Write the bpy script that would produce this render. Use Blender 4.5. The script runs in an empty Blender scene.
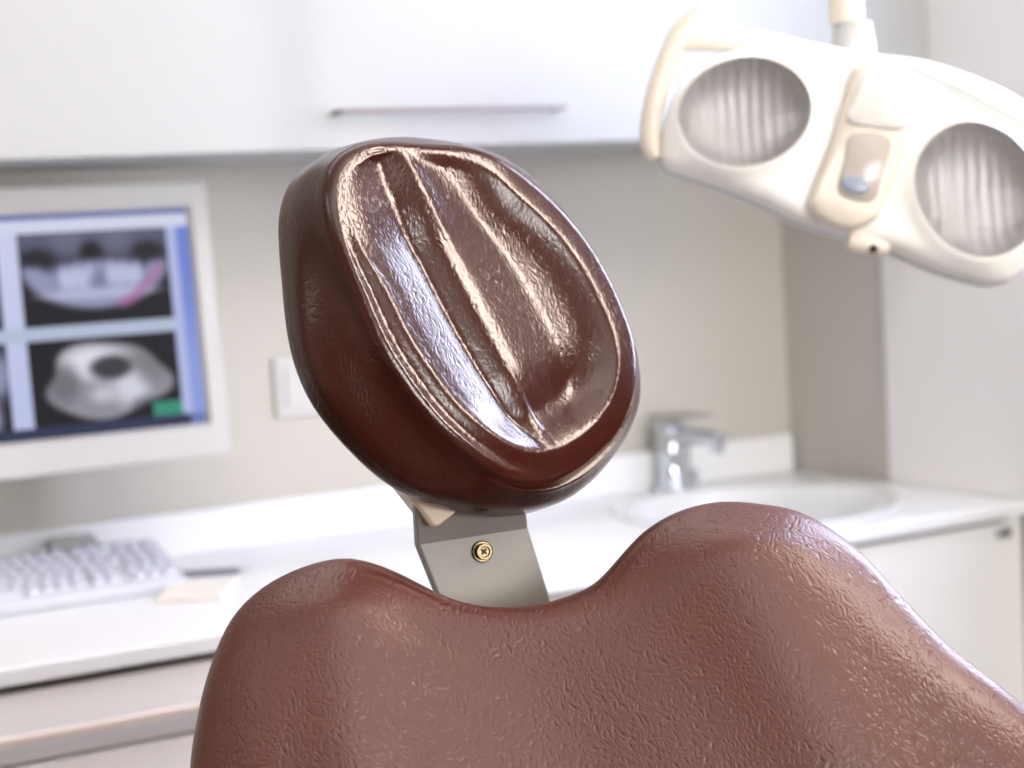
import bpy, bmesh, math, random
from mathutils import Vector, Matrix
from mathutils.geometry import delaunay_2d_cdt, tessellate_polygon

random.seed(7)
scn = bpy.context.scene
COL = scn.collection
PI = math.pi

# ------------------------------------------------------------------ camera
CAM_Z = 1.34
RIGHT = Vector((0.86340, -0.50161, -0.05447))
UP = Vector((0.08930, 0.04570, 0.99496))
FWD = Vector((0.49660, 0.86388, -0.08424))
RIGHT.normalize(); FWD = (FWD - RIGHT * FWD.dot(RIGHT)).normalized(); UP = RIGHT.cross(FWD)
CAMPOS = Vector((0, 0, CAM_Z))
FOC = 1906.8


def cw(p):
    """camera axes (right, up, towards the viewer) -> world"""
    return CAMPOS + RIGHT * p[0] + UP * p[1] - FWD * p[2]


def cdir(p):
    return RIGHT * p[0] + UP * p[1] - FWD * p[2]


cam = bpy.data.cameras.new('camera')
cam_o = bpy.data.objects.new('camera', cam)
COL.objects.link(cam_o)
cam.sensor_width = 36
cam.lens = FOC * 36 / 1024
cam_o.matrix_world = Matrix(((RIGHT.x, UP.x, -FWD.x, 0), (RIGHT.y, UP.y, -FWD.y, 0), (RIGHT.z, UP.z, -FWD.z, CAM_Z), (0, 0, 0, 1)))
cam.dof.use_dof = True
cam.dof.focus_distance = 1.365
cam.dof.aperture_fstop = 4.4
cam.clip_start = 0.05
scn.camera = cam_o

# ------------------------------------------------------------------ materials


def lin(c):
    return tuple(((v / 255) / 12.92 if v / 255 <= 0.04045 else ((v / 255 + 0.055) / 1.055) ** 2.4) for v in c)


def mat(name, col, rough=0.5, metal=0.0, bump=None, emit=None, spec=None, coat=0.0, vary=None):
    m = bpy.data.materials.new(name)
    m.use_nodes = True
    nt = m.node_tree
    b = nt.nodes['Principled BSDF']
    c = lin(col)
    b.inputs['Base Color'].default_value = (*c, 1)
    b.inputs['Roughness'].default_value = rough
    b.inputs['Metallic'].default_value = metal
    if spec is not None:
        b.inputs['Specular IOR Level'].default_value = spec
    if coat:
        b.inputs['Coat Weight'].default_value = coat
        b.inputs['Coat Roughness'].default_value = 0.08
    if emit:
        b.inputs['Emission Color'].default_value = (*lin(emit[0]), 1)
        b.inputs['Emission Strength'].default_value = emit[1]
    tc = nt.nodes.new('ShaderNodeTexCoord')
    if vary:                       # slight mottling of the base colour
        nz = nt.nodes.new('ShaderNodeTexNoise'); nz.inputs['Scale'].default_value = vary[0]
        nz.inputs['Detail'].default_value = 4
        mx = nt.nodes.new('ShaderNodeMix'); mx.data_type = 'RGBA'
        mx.inputs[6].default_value = (*c, 1); mx.inputs[7].default_value = (*lin(vary[1]), 1)
        nt.links.new(tc.outputs['Object'], nz.inputs['Vector'])
        nt.links.new(nz.outputs['Fac'], mx.inputs[0]); nt.links.new(mx.outputs[2], b.inputs['Base Color'])
    if bump:
        nz = nt.nodes.new('ShaderNodeTexNoise'); nz.inputs['Scale'].default_value = bump[0]
        nz.inputs['Detail'].default_value = 5
        bp = nt.nodes.new('ShaderNodeBump'); bp.inputs['Strength'].default_value = bump[1]
        bp.inputs['Distance'].default_value = bump[2]
        nt.links.new(tc.outputs['Object'], nz.inputs['Vector'])
        nt.links.new(nz.outputs['Fac'], bp.inputs['Height']); nt.links.new(bp.outputs['Normal'], b.inputs['Normal'])
    return m


def leather(name, col, col2, rough, wr, fine, ang, grain_scale, spec=.5, crease=120, longw=.0):
    m = bpy.data.materials.new(name)
    m.use_nodes = True
    nt = m.node_tree
    N = nt.nodes.new
    L = nt.links.new
    b = nt.nodes['Principled BSDF']
    tc = N('ShaderNodeTexCoord')
    mp = N('ShaderNodeMapping'); mp.inputs['Rotation'].default_value = ang
    L(tc.outputs['Object'], mp.inputs['Vector'])
    # directional creases: warped, stretched noise ridges
    warp = N('ShaderNodeTexNoise'); warp.inputs['Scale'].default_value = 26; warp.inputs['Detail'].default_value = 3
    L(mp.outputs['Vector'], warp.inputs['Vector'])
    wv = N('ShaderNodeVectorMath'); wv.operation = 'MULTIPLY_ADD'
    L(warp.outputs['Color'], wv.inputs[0]); wv.inputs[1].default_value = (.012, .012, .012); L(mp.outputs['Vector'], wv.inputs[2])
    st = N('ShaderNodeMapping'); st.inputs['Scale'].default_value = (1.0, 0.24, 0.45)
    L(wv.outputs[0], st.inputs['Vector'])
    v1 = N('ShaderNodeTexNoise'); v1.noise_type = 'RIDGED_MULTIFRACTAL'; v1.inputs['Scale'].default_value = crease
    v1.inputs['Detail'].default_value = 3; v1.inputs['Roughness'].default_value = .6
    L(st.outputs['Vector'], v1.inputs['Vector'])
    r1 = N('ShaderNodeMapRange'); r1.inputs['From Max'].default_value = 1.0; r1.inputs['To Min'].default_value = 1; r1.inputs['To Max'].default_value = 0; r1.clamp = False
    L(v1.outputs['Fac'], r1.inputs['Value'])
    # second crease family across the first
    st2 = N('ShaderNodeMapping'); st2.inputs['Scale'].default_value = (.26, 1.0, .6); st2.inputs['Rotation'].default_value = (.2, .3, .5)
    L(wv.outputs[0], st2.inputs['Vector'])
    v2 = N('ShaderNodeTexNoise'); v2.noise_type = 'RIDGED_MULTIFRACTAL'; v2.inputs['Scale'].default_value = crease * .8
    v2.inputs['Detail'].default_value = 3; v2.inputs['Roughness'].default_value = .6
    L(st2.outputs['Vector'], v2.inputs['Vector'])
    r2 = N('ShaderNodeMapRange'); r2.inputs['From Max'].default_value = 1.0; r2.inputs['To Min'].default_value = 1; r2.inputs['To Max'].default_value = 0
    L(v2.outputs['Fac'], r2.inputs['Value'])
    # sparse long wrinkles
    v3 = N('ShaderNodeTexNoise'); v3.noise_type = 'RIDGED_MULTIFRACTAL'; v3.inputs['Scale'].default_value = crease * .13
    v3.inputs['Detail'].default_value = 1; v3.inputs['Roughness'].default_value = .4
    L(st.outputs['Vector'], v3.inputs['Vector'])
    r3 = N('ShaderNodeMapRange'); r3.inputs['From Min'].default_value = .62; r3.inputs['From Max'].default_value = .95
    r3.inputs['To Min'].default_value = 1; r3.inputs['To Max'].default_value = 0
    L(v3.outputs['Fac'], r3.inputs['Value'])
    # fine pore grain
    g = N('ShaderNodeTexNoise'); g.inputs['Scale'].default_value = grain_scale; g.inputs['Detail'].default_value = 3
    L(tc.outputs['Object'], g.inputs['Vector'])
    # patches where wear makes the wrinkles deeper
    pt = N('ShaderNodeTexNoise'); pt.inputs['Scale'].default_value = 9; pt.inputs['Detail'].default_value = 2
    L(tc.outputs['Object'], pt.inputs['Vector'])
    ptr = N('ShaderNodeMapRange'); ptr.inputs['From Min'].default_value = .35; ptr.inputs['From Max'].default_value = .65
    ptr.inputs['To Min'].default_value = .65
    L(pt.outputs['Fac'], ptr.inputs['Value'])
    b1 = N('ShaderNodeBump'); b1.inputs['Distance'].default_value = .0012
    mw = N('ShaderNodeMath'); mw.operation = 'MULTIPLY'; mw.inputs[1].default_value = wr
    L(ptr.outputs['Result'], mw.inputs[0]); L(mw.outputs[0], b1.inputs['Strength']); L(r1.outputs['Result'], b1.inputs['Height'])
    b2 = N('ShaderNodeBump'); b2.inputs['Distance'].default_value = .0012
    mw2 = N('ShaderNodeMath'); mw2.operation = 'MULTIPLY'; mw2.inputs[1].default_value = wr * .8
    L(ptr.outputs['Result'], mw2.inputs[0]); L(mw2.outputs[0], b2.inputs['Strength'])
    L(r2.outputs['Result'], b2.inputs['Height']); L(b1.outputs['Normal'], b2.inputs['Normal'])
    b4 = N('ShaderNodeBump'); b4.inputs['Distance'].default_value = .0012; b4.inputs['Strength'].default_value = longw
    L(r3.outputs['Result'], b4.inputs['Height']); L(b2.outputs['Normal'], b4.inputs['Normal'])
    b3 = N('ShaderNodeBump'); b3.inputs['Distance'].default_value = .0004; b3.inputs['Strength'].default_value = fine
    L(g.outputs['Fac'], b3.inputs['Height']); L(b4.outputs['Normal'], b3.inputs['Normal'])
    L(b3.outputs['Normal'], b.inputs['Normal'])
    mx = N('ShaderNodeMix'); mx.data_type = 'RGBA'
    mx.inputs[6].default_value = (*lin(col), 1); mx.inputs[7].default_value = (*lin(col2), 1)
    L(pt.outputs['Fac'], mx.inputs[0]); L(mx.outputs[2], b.inputs['Base Color'])
    b.inputs['Roughness'].default_value = rough
    b.inputs['Specular IOR Level'].default_value = spec
    return m


M = {}
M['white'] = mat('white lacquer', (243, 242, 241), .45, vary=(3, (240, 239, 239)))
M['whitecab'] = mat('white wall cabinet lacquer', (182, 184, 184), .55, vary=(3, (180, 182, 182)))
M['worktop'] = mat('white worktop', (242, 243, 244), .3, vary=(8, (239, 240, 242)))
M['basin'] = mat('basin ceramic', (240, 241, 242), .12, coat=.4, vary=(5, (236, 237, 239)))
M['taupe'] = mat('taupe wall paint', (201, 197, 188), .75, bump=(260, .12, .001), vary=(2, (198, 194, 185)))
M['lightwall'] = mat('light wall paint', (242, 240, 239), .75, bump=(260, .1, .001), vary=(2, (240, 238, 237)))
M['darkenv'] = mat('unseen dark reflection lining', (74, 58, 48), .55, bump=(40, .1, .001), vary=(5, (62, 48, 40)))
M['deepwall'] = mat('deep taupe wall paint', (176, 164, 152), .8, bump=(260, .1, .001), vary=(2, (170, 158, 147)))
M['ceiling'] = mat('ceiling paint', (236, 236, 234), .8, bump=(120, .1, .001))
M['floor'] = mat('floor vinyl', (70, 61, 54), .5, vary=(6, (60, 52, 46)))
M['steel'] = mat('brushed steel', (176, 174, 176), .32, .9, bump=(400, .05, .0005))
M['darksteel'] = mat('dark handle metal', (120, 112, 116), .4, .7, bump=(400, .05, .0005))
M['chrome'] = mat('chrome', (215, 219, 226), .12, 1.0, vary=(20, (205, 210, 220)))
M['brass'] = mat('bolt metal', (92, 80, 60), .25, 1.0, vary=(300, (80, 70, 52)))
M['boltdark'] = mat('bolt recess', (22, 20, 18), .5, .5, vary=(300, (12, 11, 10)))
M['plate'] = mat('grey bracket coat', (134, 130, 125), .45, bump=(900, .1, .0004), vary=(14, (129, 125, 120)))
M['beige'] = mat('beige plastic', (222, 207, 188), .42, vary=(10, (217, 201, 181)))
M['lampwhite'] = mat('lamp housing plastic', (252, 251, 249), .3, vary=(6, (250, 249, 246)))
M['lampbeige'] = mat('lamp beige plastic', (236, 227, 214), .38, vary=(6, (233, 223, 209)))
M['lampgrey'] = mat('lamp grey cover', (205, 206, 206), .35, vary=(8, (198, 199, 200)))
M['shadeband'] = mat('painted shade band', (176, 182, 178), .4, vary=(8, (168, 175, 170)))
M['lamppanel'] = mat('lamp console cover', (232, 229, 226), .25, vary=(8, (229, 225, 221)))
M['lampwindow'] = mat('lamp control window', (192, 184, 178), .2, vary=(8, (184, 176, 170)))
M['lampblue'] = mat('lamp switch disc', (150, 160, 178), .3, vary=(30, (138, 150, 170)))
M['dark'] = mat('dark rubber', (40, 38, 38), .5, vary=(40, (30, 29, 29)))
M['monwhite'] = mat('monitor casing', (206, 205, 202), .4, bump=(500, .05, .0004), vary=(5, (202, 201, 198)))
M['kbd'] = mat('keyboard casing', (216, 218, 225), .45, vary=(9, (211, 213, 221)))
M['keys'] = mat('keyboard keys', (214, 216, 228), .4, vary=(30, (206, 208, 222)))
M['greybox'] = mat('grey green plastic', (164, 168, 164), .45, vary=(20, (156, 160, 157)))
M['paper'] = mat('cream paper', (242, 237, 230), .7, vary=(40, (240, 234, 227)))
M['pen'] = mat('grey pen plastic', (120, 121, 132), .35, vary=(60, (105, 107, 118)))
M['plastic'] = mat('switch plastic', (212, 210, 208), .35, vary=(14, (208, 206, 204)))
M['shadowgap'] = mat('carcass grey', (110, 110, 110), .6, vary=(9, (104, 104, 104)))
M['winframe'] = mat('window frame', (236, 236, 236), .35, vary=(6, (230, 230, 230)))
M['metalgrey'] = mat('pedestal paint', (200, 200, 200), .4, vary=(6, (192, 192, 192)))
M['coolglow'] = mat('added cool glow pane', (200, 214, 255), .3, emit=((220, 227, 252), 25.0))
M['faintglow'] = mat('added faint glow pane', (200, 214, 255), .3, emit=((215, 222, 255), 2.5))
M['warmglow'] = mat('added warm glow pane', (255, 240, 228), .5, emit=((255, 236, 222), 50.0))  # warm glow added for the highlight on the headrest ridge
M['leather_head'] = leather('oxblood leather smooth', (62, 24, 15), (52, 19, 12), .205, .24, .28, (0, 0, .6), 800, .6, 400)
M['leather_back'] = leather('oxblood leather creased', (87, 42, 31), (79, 37, 26), .40, .62, .25, (.3, .5, 1.0), 900, .6, 420, .35)

# glass cover of the lamp
g = bpy.data.materials.new('lamp cover glass'); g.use_nodes = True
gb = g.node_tree.nodes['Principled BSDF']
gb.inputs['Base Color'].default_value = (.97, .98, 1, 1); gb.inputs['Roughness'].default_value = .04
gb.inputs['Transmission Weight'].default_value = 1.0; gb.inputs['IOR'].default_value = 1.12
M['glass'] = g

# ribbed reflector
m = bpy.data.materials.new('ribbed reflector'); m.use_nodes = True
nt = m.node_tree; b = nt.nodes['Principled BSDF']
b.inputs['Base Color'].default_value = (*lin((206, 203, 201)), 1); b.inputs['Metallic'].default_value = .35; b.inputs['Roughness'].default_value = .45
tc = nt.nodes.new('ShaderNodeTexCoord'); mp = nt.nodes.new('ShaderNodeMapping')
wv = nt.nodes.new('ShaderNodeTexWave'); wv.inputs['Scale'].default_value = 26; wv.inputs['Distortion'].default_value = 1.2
wv.inputs['Detail'].default_value = 1
mp.inputs['Rotation'].default_value = (0, 0, .52)
bp = nt.nodes.new('ShaderNodeBump'); bp.inputs['Strength'].default_value = .28; bp.inputs['Distance'].default_value = .003
nt.links.new(tc.outputs['Object'], mp.inputs['Vector']); nt.links.new(mp.outputs['Vector'], wv.inputs['Vector'])
nt.links.new(wv.outputs['Fac'], bp.inputs['Height']); nt.links.new(bp.outputs['Normal'], b.inputs['Normal'])
M['reflector'] = m

# ------------------------------------------------------------------ builders


class MB:
    def __init__(self):
        self.v = []; self.f = []

    def add(self, vs, fs):
        o = len(self.v)
        self.v += [Vector(p) for p in vs]
        self.f += [tuple(i + o for i in q) for q in fs]
        return self

    def box(self, x0, x1, y0, y1, z0, z1):
        vs = [(x, y, z) for z in (z0, z1) for y in (y0, y1) for x in (x0, x1)]
        return self.add(vs, [(0, 2, 3, 1), (4, 5, 7, 6), (0, 1, 5, 4), (2, 6, 7, 3), (0, 4, 6, 2), (1, 3, 7, 5)])

    def obox(self, c, ex, ey, ez, hx, hy, hz):
        vs = [c + ex * (sx * hx) + ey * (sy * hy) + ez * (sz * hz) for sz in (-1, 1) for sy in (-1, 1) for sx in (-1, 1)]
        return self.add(vs, [(0, 2, 3, 1), (4, 5, 7, 6), (0, 1, 5, 4), (2, 6, 7, 3), (0, 4, 6, 2), (1, 3, 7, 5)])

    def loft(self, rings, cap0=True, cap1=True):
        n = len(rings[0]); fs = []
        vs = [p for r in rings for p in r]
        for i in range(len(rings) - 1):
            for j in range(n):
                k = (j + 1) % n
                fs.append((i * n + j, i * n + k, (i + 1) * n + k, (i + 1) * n + j))
        if cap0: fs.append(tuple(range(n))[::-1])
        if cap1: fs.append(tuple((len(rings) - 1) * n + j for j in range(n)))
        return self.add(vs, fs)

    def lathe(self, c, axis, prof, seg=32, ref=None):
        """prof: (radius, distance along axis)"""
        axis = Vector(axis).normalized()
        e1 = Vector(ref) if ref else (Vector((0, 0, 1)) if abs(axis.z) < .9 else Vector((1, 0, 0)))
        e1 = (e1 - axis * e1.dot(axis)).normalized(); e2 = axis.cross(e1)
        c = Vector(c)
        rings = [[c + axis * d + (e1 * math.cos(2 * PI * j / seg) + e2 * math.sin(2 * PI * j / seg)) * max(r, 1e-5) for j in range(seg)] for r, d in prof]
        return self.loft(rings)

    def tube(self, pts, rad, seg=14):
        pts = [Vector(p) for p in pts]
        rings = []
        prev = None
        for i, p in enumerate(pts):
            t = (pts[min(i + 1, len(pts) - 1)] - pts[max(i - 1, 0)]).normalized()
            if prev is None:
                e1 = t.orthogonal().normalized()
            else:
                e1 = (prev - t * prev.dot(t)).normalized()
            prev = e1
            e2 = t.cross(e1)
            r = rad[i] if isinstance(rad, (list, tuple)) else rad
            rings.append([p + (e1 * math.cos(2 * PI * j / seg) + e2 * math.sin(2 * PI * j / seg)) * r for j in range(seg)])
        return self.loft(rings)


def root(name, loc, label, cat, group=None):
    o = bpy.data.objects.new(name, None)
    o.empty_display_size = .05
    COL.objects.link(o)
    o.location = loc
    o['label'] = label; o['category'] = cat
    if group: o['group'] = group
    o['_w'] = 0
    del o['_w']
    WORLD[o.name] = Vector(loc)
    return o


WORLD = {}


def obj(name, mb, material, parent=None, origin=None, smooth=True, bevel=0, seg=3, subsurf=0, sharp=35):
    """world-space geometry -> ONE mesh object (child geometry is stored relative to its parent's point)"""
    o0 = Vector(origin) if origin is not None else (WORLD[parent.name] if parent else Vector((0, 0, 0)))
    me = bpy.data.meshes.new(name)
    me.from_pydata([tuple(p - o0) for p in mb.v], [], mb.f)
    bm = bmesh.new(); bm.from_mesh(me)
    bmesh.ops.remove_doubles(bm, verts=bm.verts, dist=1e-6)
    bmesh.ops.recalc_face_normals(bm, faces=bm.faces)
    bm.to_mesh(me); bm.free()
    o = bpy.data.objects.new(name, me)
    COL.objects.link(o)
    me.materials.append(material)
    if parent:
        o.parent = parent
        o.location = o0 - WORLD[parent.name]
    else:
        o.location = o0
    WORLD[o.name] = o0
    if smooth:
        for p in me.polygons: p.use_smooth = True
    if bevel:
        md = o.modifiers.new('bevel', 'BEVEL'); md.width = bevel; md.segments = seg; md.limit_method = 'ANGLE'; md.angle_limit = math.radians(40)
        md.harden_normals = True
    if subsurf:
        md = o.modifiers.new('subdivision', 'SUBSURF'); md.levels = subsurf; md.render_levels = subsurf
    if smooth and not subsurf:
        me.set_sharp_from_angle(angle=math.radians(sharp))
    return o


def tag(o, label, cat, group=None):
    o['label'] = label; o['category'] = cat
    if group: o['group'] = group
    return o


def struct(o):
    o['kind'] = 'structure'
    return o


def sm(x):
    x = max(0., min(1., x))
    return x * x * (3 - 2 * x)


def catmull(pts, n, closed=True):
    out = []
    N = len(pts)
    for i in range(N if closed else N - 1):
        p0, p1, p2, p3 = (Vector(pts[(i - 1) % N]), Vector(pts[i]), Vector(pts[(i + 1) % N]), Vector(pts[(i + 2) % N])) if closed else \
            (Vector(pts[max(i - 1, 0)]), Vector(pts[i]), Vector(pts[i + 1]), Vector(pts[min(i + 2, N - 1)]))
        for k in range(n):
            t = k / n
            out.append(.5 * (2 * p1 + (p2 - p0) * t + (2 * p0 - 5 * p1 + 4 * p2 - p3) * t * t + (3 * p1 - p0 - 3 * p2 + p3) * t ** 3))
    if not closed: out.append(Vector(pts[-1]))
    return out


# ------------------------------------------------------------------ the room
WX, WY = 2.002, 2.550        # inner faces of right wall and back wall
LX, FY, CZ = -2.4, -2.6, 2.7


def slab(name, m, *b):
    return struct(obj(name, MB().box(*b), m, origin=((b[0] + b[1]) / 2, (b[2] + b[3]) / 2, b[4]), smooth=False))


slab('floor', M['floor'], LX - .1, WX + .1, FY - .1, WY + .1, -.1, 0)
slab('ceiling', M['ceiling'], LX - .1, WX + .1, FY - .1, WY + .1, CZ, CZ + .1)
slab('wall_back', M['taupe'], LX - .1, WX + .1, WY, WY + .1, 0, CZ)
slab('wall_left', M['deepwall'], LX - .1, LX, FY, WY, 0, CZ)
slab('wall_front', M['deepwall'], LX - .1, WX + .1, FY - .1, FY, 0, CZ)

# right wall with guessed window openings, added outside the view to light the headrest
WIN = [(1.64, 1.94, 1.10, 2.20), (1.16, 1.56, 1.20, 2.30), (.08, .44, 1.68, 2.55)]


def holed(mb, x0, x1, ya, yb, z0, z1, zfun=None):
    """wall strip from ya to yb with the window openings left free"""
    y = ya
    for w0, w1, a, c in sorted(WIN):
        if w1 <= ya or w0 >= yb: continue
        mb.box(x0, x1, y, w0, z0, z1)
        mb.box(x0, x1, w0, w1, z0, a).box(x0, x1, w0, w1, c, z1)
        y = w1
    mb.box(x0, x1, y, yb, z0, z1)
    return mb


struct(obj('wall_right', holed(MB(), WX, WX + .1, FY, WY, 0, CZ), M['taupe'], origin=(WX + .05, 0, 0), smooth=False))
# lighter lining board that covers the right wall in front of the taupe corner
struct(obj('trim_2', holed(MB(), WX - .006, WX, FY, 1.945, 0, CZ), M['darkenv'], origin=(WX, 0, 0), smooth=False))  # dark lining added out of view to darken the headrest's reflections
lp = MB().box(WX - .006, WX, 1.9451, 2.174, .9, CZ).box(WX - .006, WX, 2.174, 2.294, .9, 1.4415)
struct(obj('trim_1', lp, M['lightwall'], origin=(WX, 0, 0), smooth=False))
for k, (y0, y1, z0, z1) in enumerate(WIN):
    w = MB()
    t = .03
    w.box(WX + .02, WX + .07, y0, y0 + t, z0, z1).box(WX + .02, WX + .07, y1 - t, y1, z0, z1)
    w.box(WX + .02, WX + .07, y0 + t, y1 - t, z0, z0 + t).box(WX + .02, WX + .07, y0 + t, y1 - t, z1 - t, z1)
    fr = struct(obj('window_%d' % (k + 1), w, M['winframe'], origin=(WX + .045, (y0 + y1) / 2, z0), bevel=.004))
    obj('pane', MB().box(WX + .04, WX + .046, y0 + t, y1 - t, z0 + t, z1 - t), M[('faintglow', 'coolglow', 'warmglow')[k]], fr, smooth=False)

# ------------------------------------------------------------------ worktop + upstand
TOP = .90
YF = 1.994                 # front edge of the worktop
bc = Vector((1.71, 2.265)); br = .205      # basin opening


def plate_with_holes(outline, holes, zfun, dz, dense=()):
    """closed slab: triangulated top with holes, extruded by dz (2-D in, 3-D out through zfun)"""
    pts = [Vector((p[0], p[1])) for p in outline]
    edges = [(i, (i + 1) % len(outline)) for i in range(len(outline))]
    for h in holes:
        o = len(pts)
        pts += [Vector((p[0], p[1])) for p in h]
        edges += [(o + i, o + (i + 1) % len(h)) for i in range(len(h))]
    pts += [Vector(p) for p in dense]
    v, e, f, *_ = delaunay_2d_cdt(pts, edges, [], 1, 1e-6)

    def inside(p, poly):
        c = False; n = len(poly)
        for i in range(n):
            a, b_ = poly[i], poly[(i + 1) % n]
            if (a[1] > p[1]) != (b_[1] > p[1]) and p[0] < (b_[0] - a[0]) * (p[1] - a[1]) / (b_[1] - a[1]) + a[0]:
                c = not c
        return c
    F = []
    for q in f:
        c = sum((v[i] for i in q), Vector((0, 0))) / len(q)
        if inside(c, outline) and not any(inside(c, h) for h in holes): F.append(tuple(q))
    cnt = {}
    for q in F:
        for i in range(len(q)):
            a, b_ = q[i], q[(i + 1) % len(q)]
            cnt[(a, b_)] = 1
    bd = [(a, b_) for (a, b_) in cnt if (b_, a) not in cnt]
    n = len(v)
    top = [zfun(p, 0) for p in v]; bot = [zfun(p, dz) for p in v]
    fs = F + [tuple(i + n for i in q[::-1]) for q in F] + [(a, a + n, b_ + n, b_) for a, b_ in bd]
    return MB().add(top + bot, fs)


hole = [(bc.x + br * math.cos(2 * PI * i / 64), bc.y + br * math.sin(2 * PI * i / 64)) for i in range(64)]
X0 = -.6
out = [(X0, YF), (WX - .007, YF), (WX - .007, WY), (X0, WY)]
wt = plate_with_holes(out, [hole], lambda p, d: Vector((p[0], p[1], TOP - d)), .02)
worktop = root('worktop', (.7, 2.27, TOP - .02), 'long white worktop along the back wall, carrying keyboard and washbasin', 'worktop')
obj('top_slab', wt, M['worktop'], worktop, smooth=False, bevel=.003)
obj('upstand', MB().box(X0, WX - .009, WY - .021, WY - .001, TOP, TOP + .0618), M['worktop'], worktop, smooth=True, bevel=.003)

# ------------------------------------------------------------------ washbasin
basin = root('washbasin', (bc.x, bc.y, TOP - .14), 'round white washbasin set into the right end of the worktop', 'washbasin')
prof = [(br + .012, .001), (br + .010, .003), (br + .004, .004), (br - .006, .003), (br - .012, -.004), (br - .020, -.03), (br - .045, -.075), (br - .09, -.11), (.05, -.125), (.022, -.127)]
outer = [(.022, -.134), (.05, -.132), (br - .09, -.118), (br - .04, -.083), (br - .012, -.03), (br - .004, -.004)]
mbb = MB(); seg = 72
rings = [[Vector((bc.x + r * math.cos(2 * PI * j / seg), bc.y + r * math.sin(2 * PI * j / seg), TOP + z)) for j in range(seg)] for r, z in prof + outer + [prof[0]]]
mbb.loft(rings, False, False)
obj('bowl', mbb, M['basin'], basin, sharp=80)
obj('drain', MB().lathe((bc.x, bc.y, TOP - .1325), (0, 0, 1), [(.0, 0), (.021, 0), (.021, .006), (.015, .008), (0, .008)], 24), M['chrome'], basin)

# ------------------------------------------------------------------ faucet
fx, fy = 1.722, 2.492
fau = root('faucet', (fx, fy, TOP), 'chrome mixer tap with a flat lever behind the washbasin', 'faucet')


def rr_ring(c, hx, hy, z, r, n=6, tilt=0):
    out = []
    for sx, sy, a0 in ((1, 1, 0), (-1, 1, PI / 2), (-1, -1, PI), (1, -1, 3 * PI / 2)):
        for k in range(n):
            a = a0 + PI / 2 * k / (n - 1)
            out.append(Vector((c[0] + sx * (hx - r) + r * math.cos(a), c[1] + sy * (hy - r) + r * math.sin(a), z)))
    return out


rings = [rr_ring((fx, fy), .027, .027, TOP, .02), rr_ring((fx, fy), .027, .027, TOP + .006, .02), rr_ring((fx, fy), .022, .022, TOP + .010, .012),
         rr_ring((fx, fy), .021, .022, TOP + .05, .010), rr_ring((fx, fy), .021, .023, TOP + .105, .008), rr_ring((fx, fy), .018, .020, TOP + .110, .008)]
obj('body', MB().loft(rings), M['chrome'], fau, sharp=50)
# flat lever reaching forward over the body
lv = MB()
rings = []
for t, hw, zt, th in ((0, .020, .119, .010), (.25, .021, .121, .010), (.6, .018, .124, .008), (.9, .014, .127, .006), (1, .010, .1275, .004)):
    y = fy + .024 - t * .125
    rings.append([Vector((fx + sx * hw, y, TOP + zt + sz * th / 2)) for sx, sz in ((-1, -1), (1, -1), (1, 1), (-1, 1))])
lv.loft(rings)
obj('lever', lv, M['steel'], fau, bevel=.002)
# spout
sp = MB(); rings = []
for t, hw, hh, zc in ((0, .016, .013, .086), (.4, .016, .012, .092), (.8, .015, .010, .094), (1, .014, .009, .093)):
    y = fy - .015 - t * .115
    rings.append([Vector((fx + hw * sx, y, TOP + zc + hh * sz)) for sx, sz in ((-1, -.6), (-.6, -1), (.6, -1), (1, -.6), (1, .6), (.6, 1), (-.6, 1), (-1, .6))])
sp.loft(rings)
obj('spout', sp, M['chrome'], fau, bevel=.001)
obj('aerator', MB().lathe((fx, fy - .118, TOP + .070), (0, 0, 1), [(0, 0), (.010, 0), (.011, .003), (.011, .016), (0, .016)], 24), M['chrome'], fau)
sph = [(.0085 * math.sin(PI * k / 10), .0085 - .0085 * math.cos(PI * k / 10)) for k in range(11)]
obj('waste_knob', MB().lathe((fx + .038, fy - .004, TOP + .014), (0, 0, 1), [(0, -.014), (.003, -.014), (.003, 0)] + sph[2:], 24), M['chrome'], fau)

# ------------------------------------------------------------------ base cabinets
CF = YF + .015           # plane of the fronts


def front_panel(x0, x1, z0, z1, th=.018):
    return MB().box(x0, x1, CF, CF + th, z0, z1)


def carcass(r, x0, x1, back=WY):
    c = MB()
    y0 = CF + .0185
    c.box(x0, x0 + .018, y0, back - .002, .1, TOP - .021).box(x1 - .018, x1, y0, back - .002, .1, TOP - .021)
    c.box(x0 + .018, x1 - .018, y0, back - .002, .1, .118).box(x0 + .018, x1 - .018, back - .010, back - .002, .118, TOP - .021)
    c.box(x0 + .018, x1 - .018, y0, y0 + .020, TOP - .045, TOP - .021)
    c.box(x0, x1, y0 + .05, y0 + .068, 0, .1)
    return obj('carcass', c, M['shadowgap'], r, smooth=False)


def bar_handle(name, parent, x0, x1, y, z, m, th=.005, off=.03, depth_th=.01):
    h = MB()
    h.box(x0, x1, y - off, y - off + depth_th, z - th, z + th)
    for x in (x0 + .004, x1 - .004 - .01):
        h.box(x, x + .01, y - off + depth_th * .5, y, z - th * .9, z + th * .9)
    return obj(name, h, m, parent, bevel=.002)


M['pinkmetal'] = mat('satin handle metal', (240, 226, 218), .35, .35, bump=(300, .04, .0004))
dc = root('drawer_cabinet', (.69, 2.28, 0), 'white drawer cabinet with long bar handles under the left part of the worktop', 'cabinet')
carcass(dc, .30, 1.08)
zs = [(.7925, .868), (.560, .788), (.330, .556), (.105, .326)]
for i, (z0, z1) in enumerate(zs):
    d = obj('drawer', front_panel(.303, 1.077, z0, z1), M['white'], dc, bevel=.0015)
    bar_handle('handle', d, .33, 1.05, CF, .8235 if i == 0 else z1 - .035, M['pinkmetal'], th=.0055)

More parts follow.
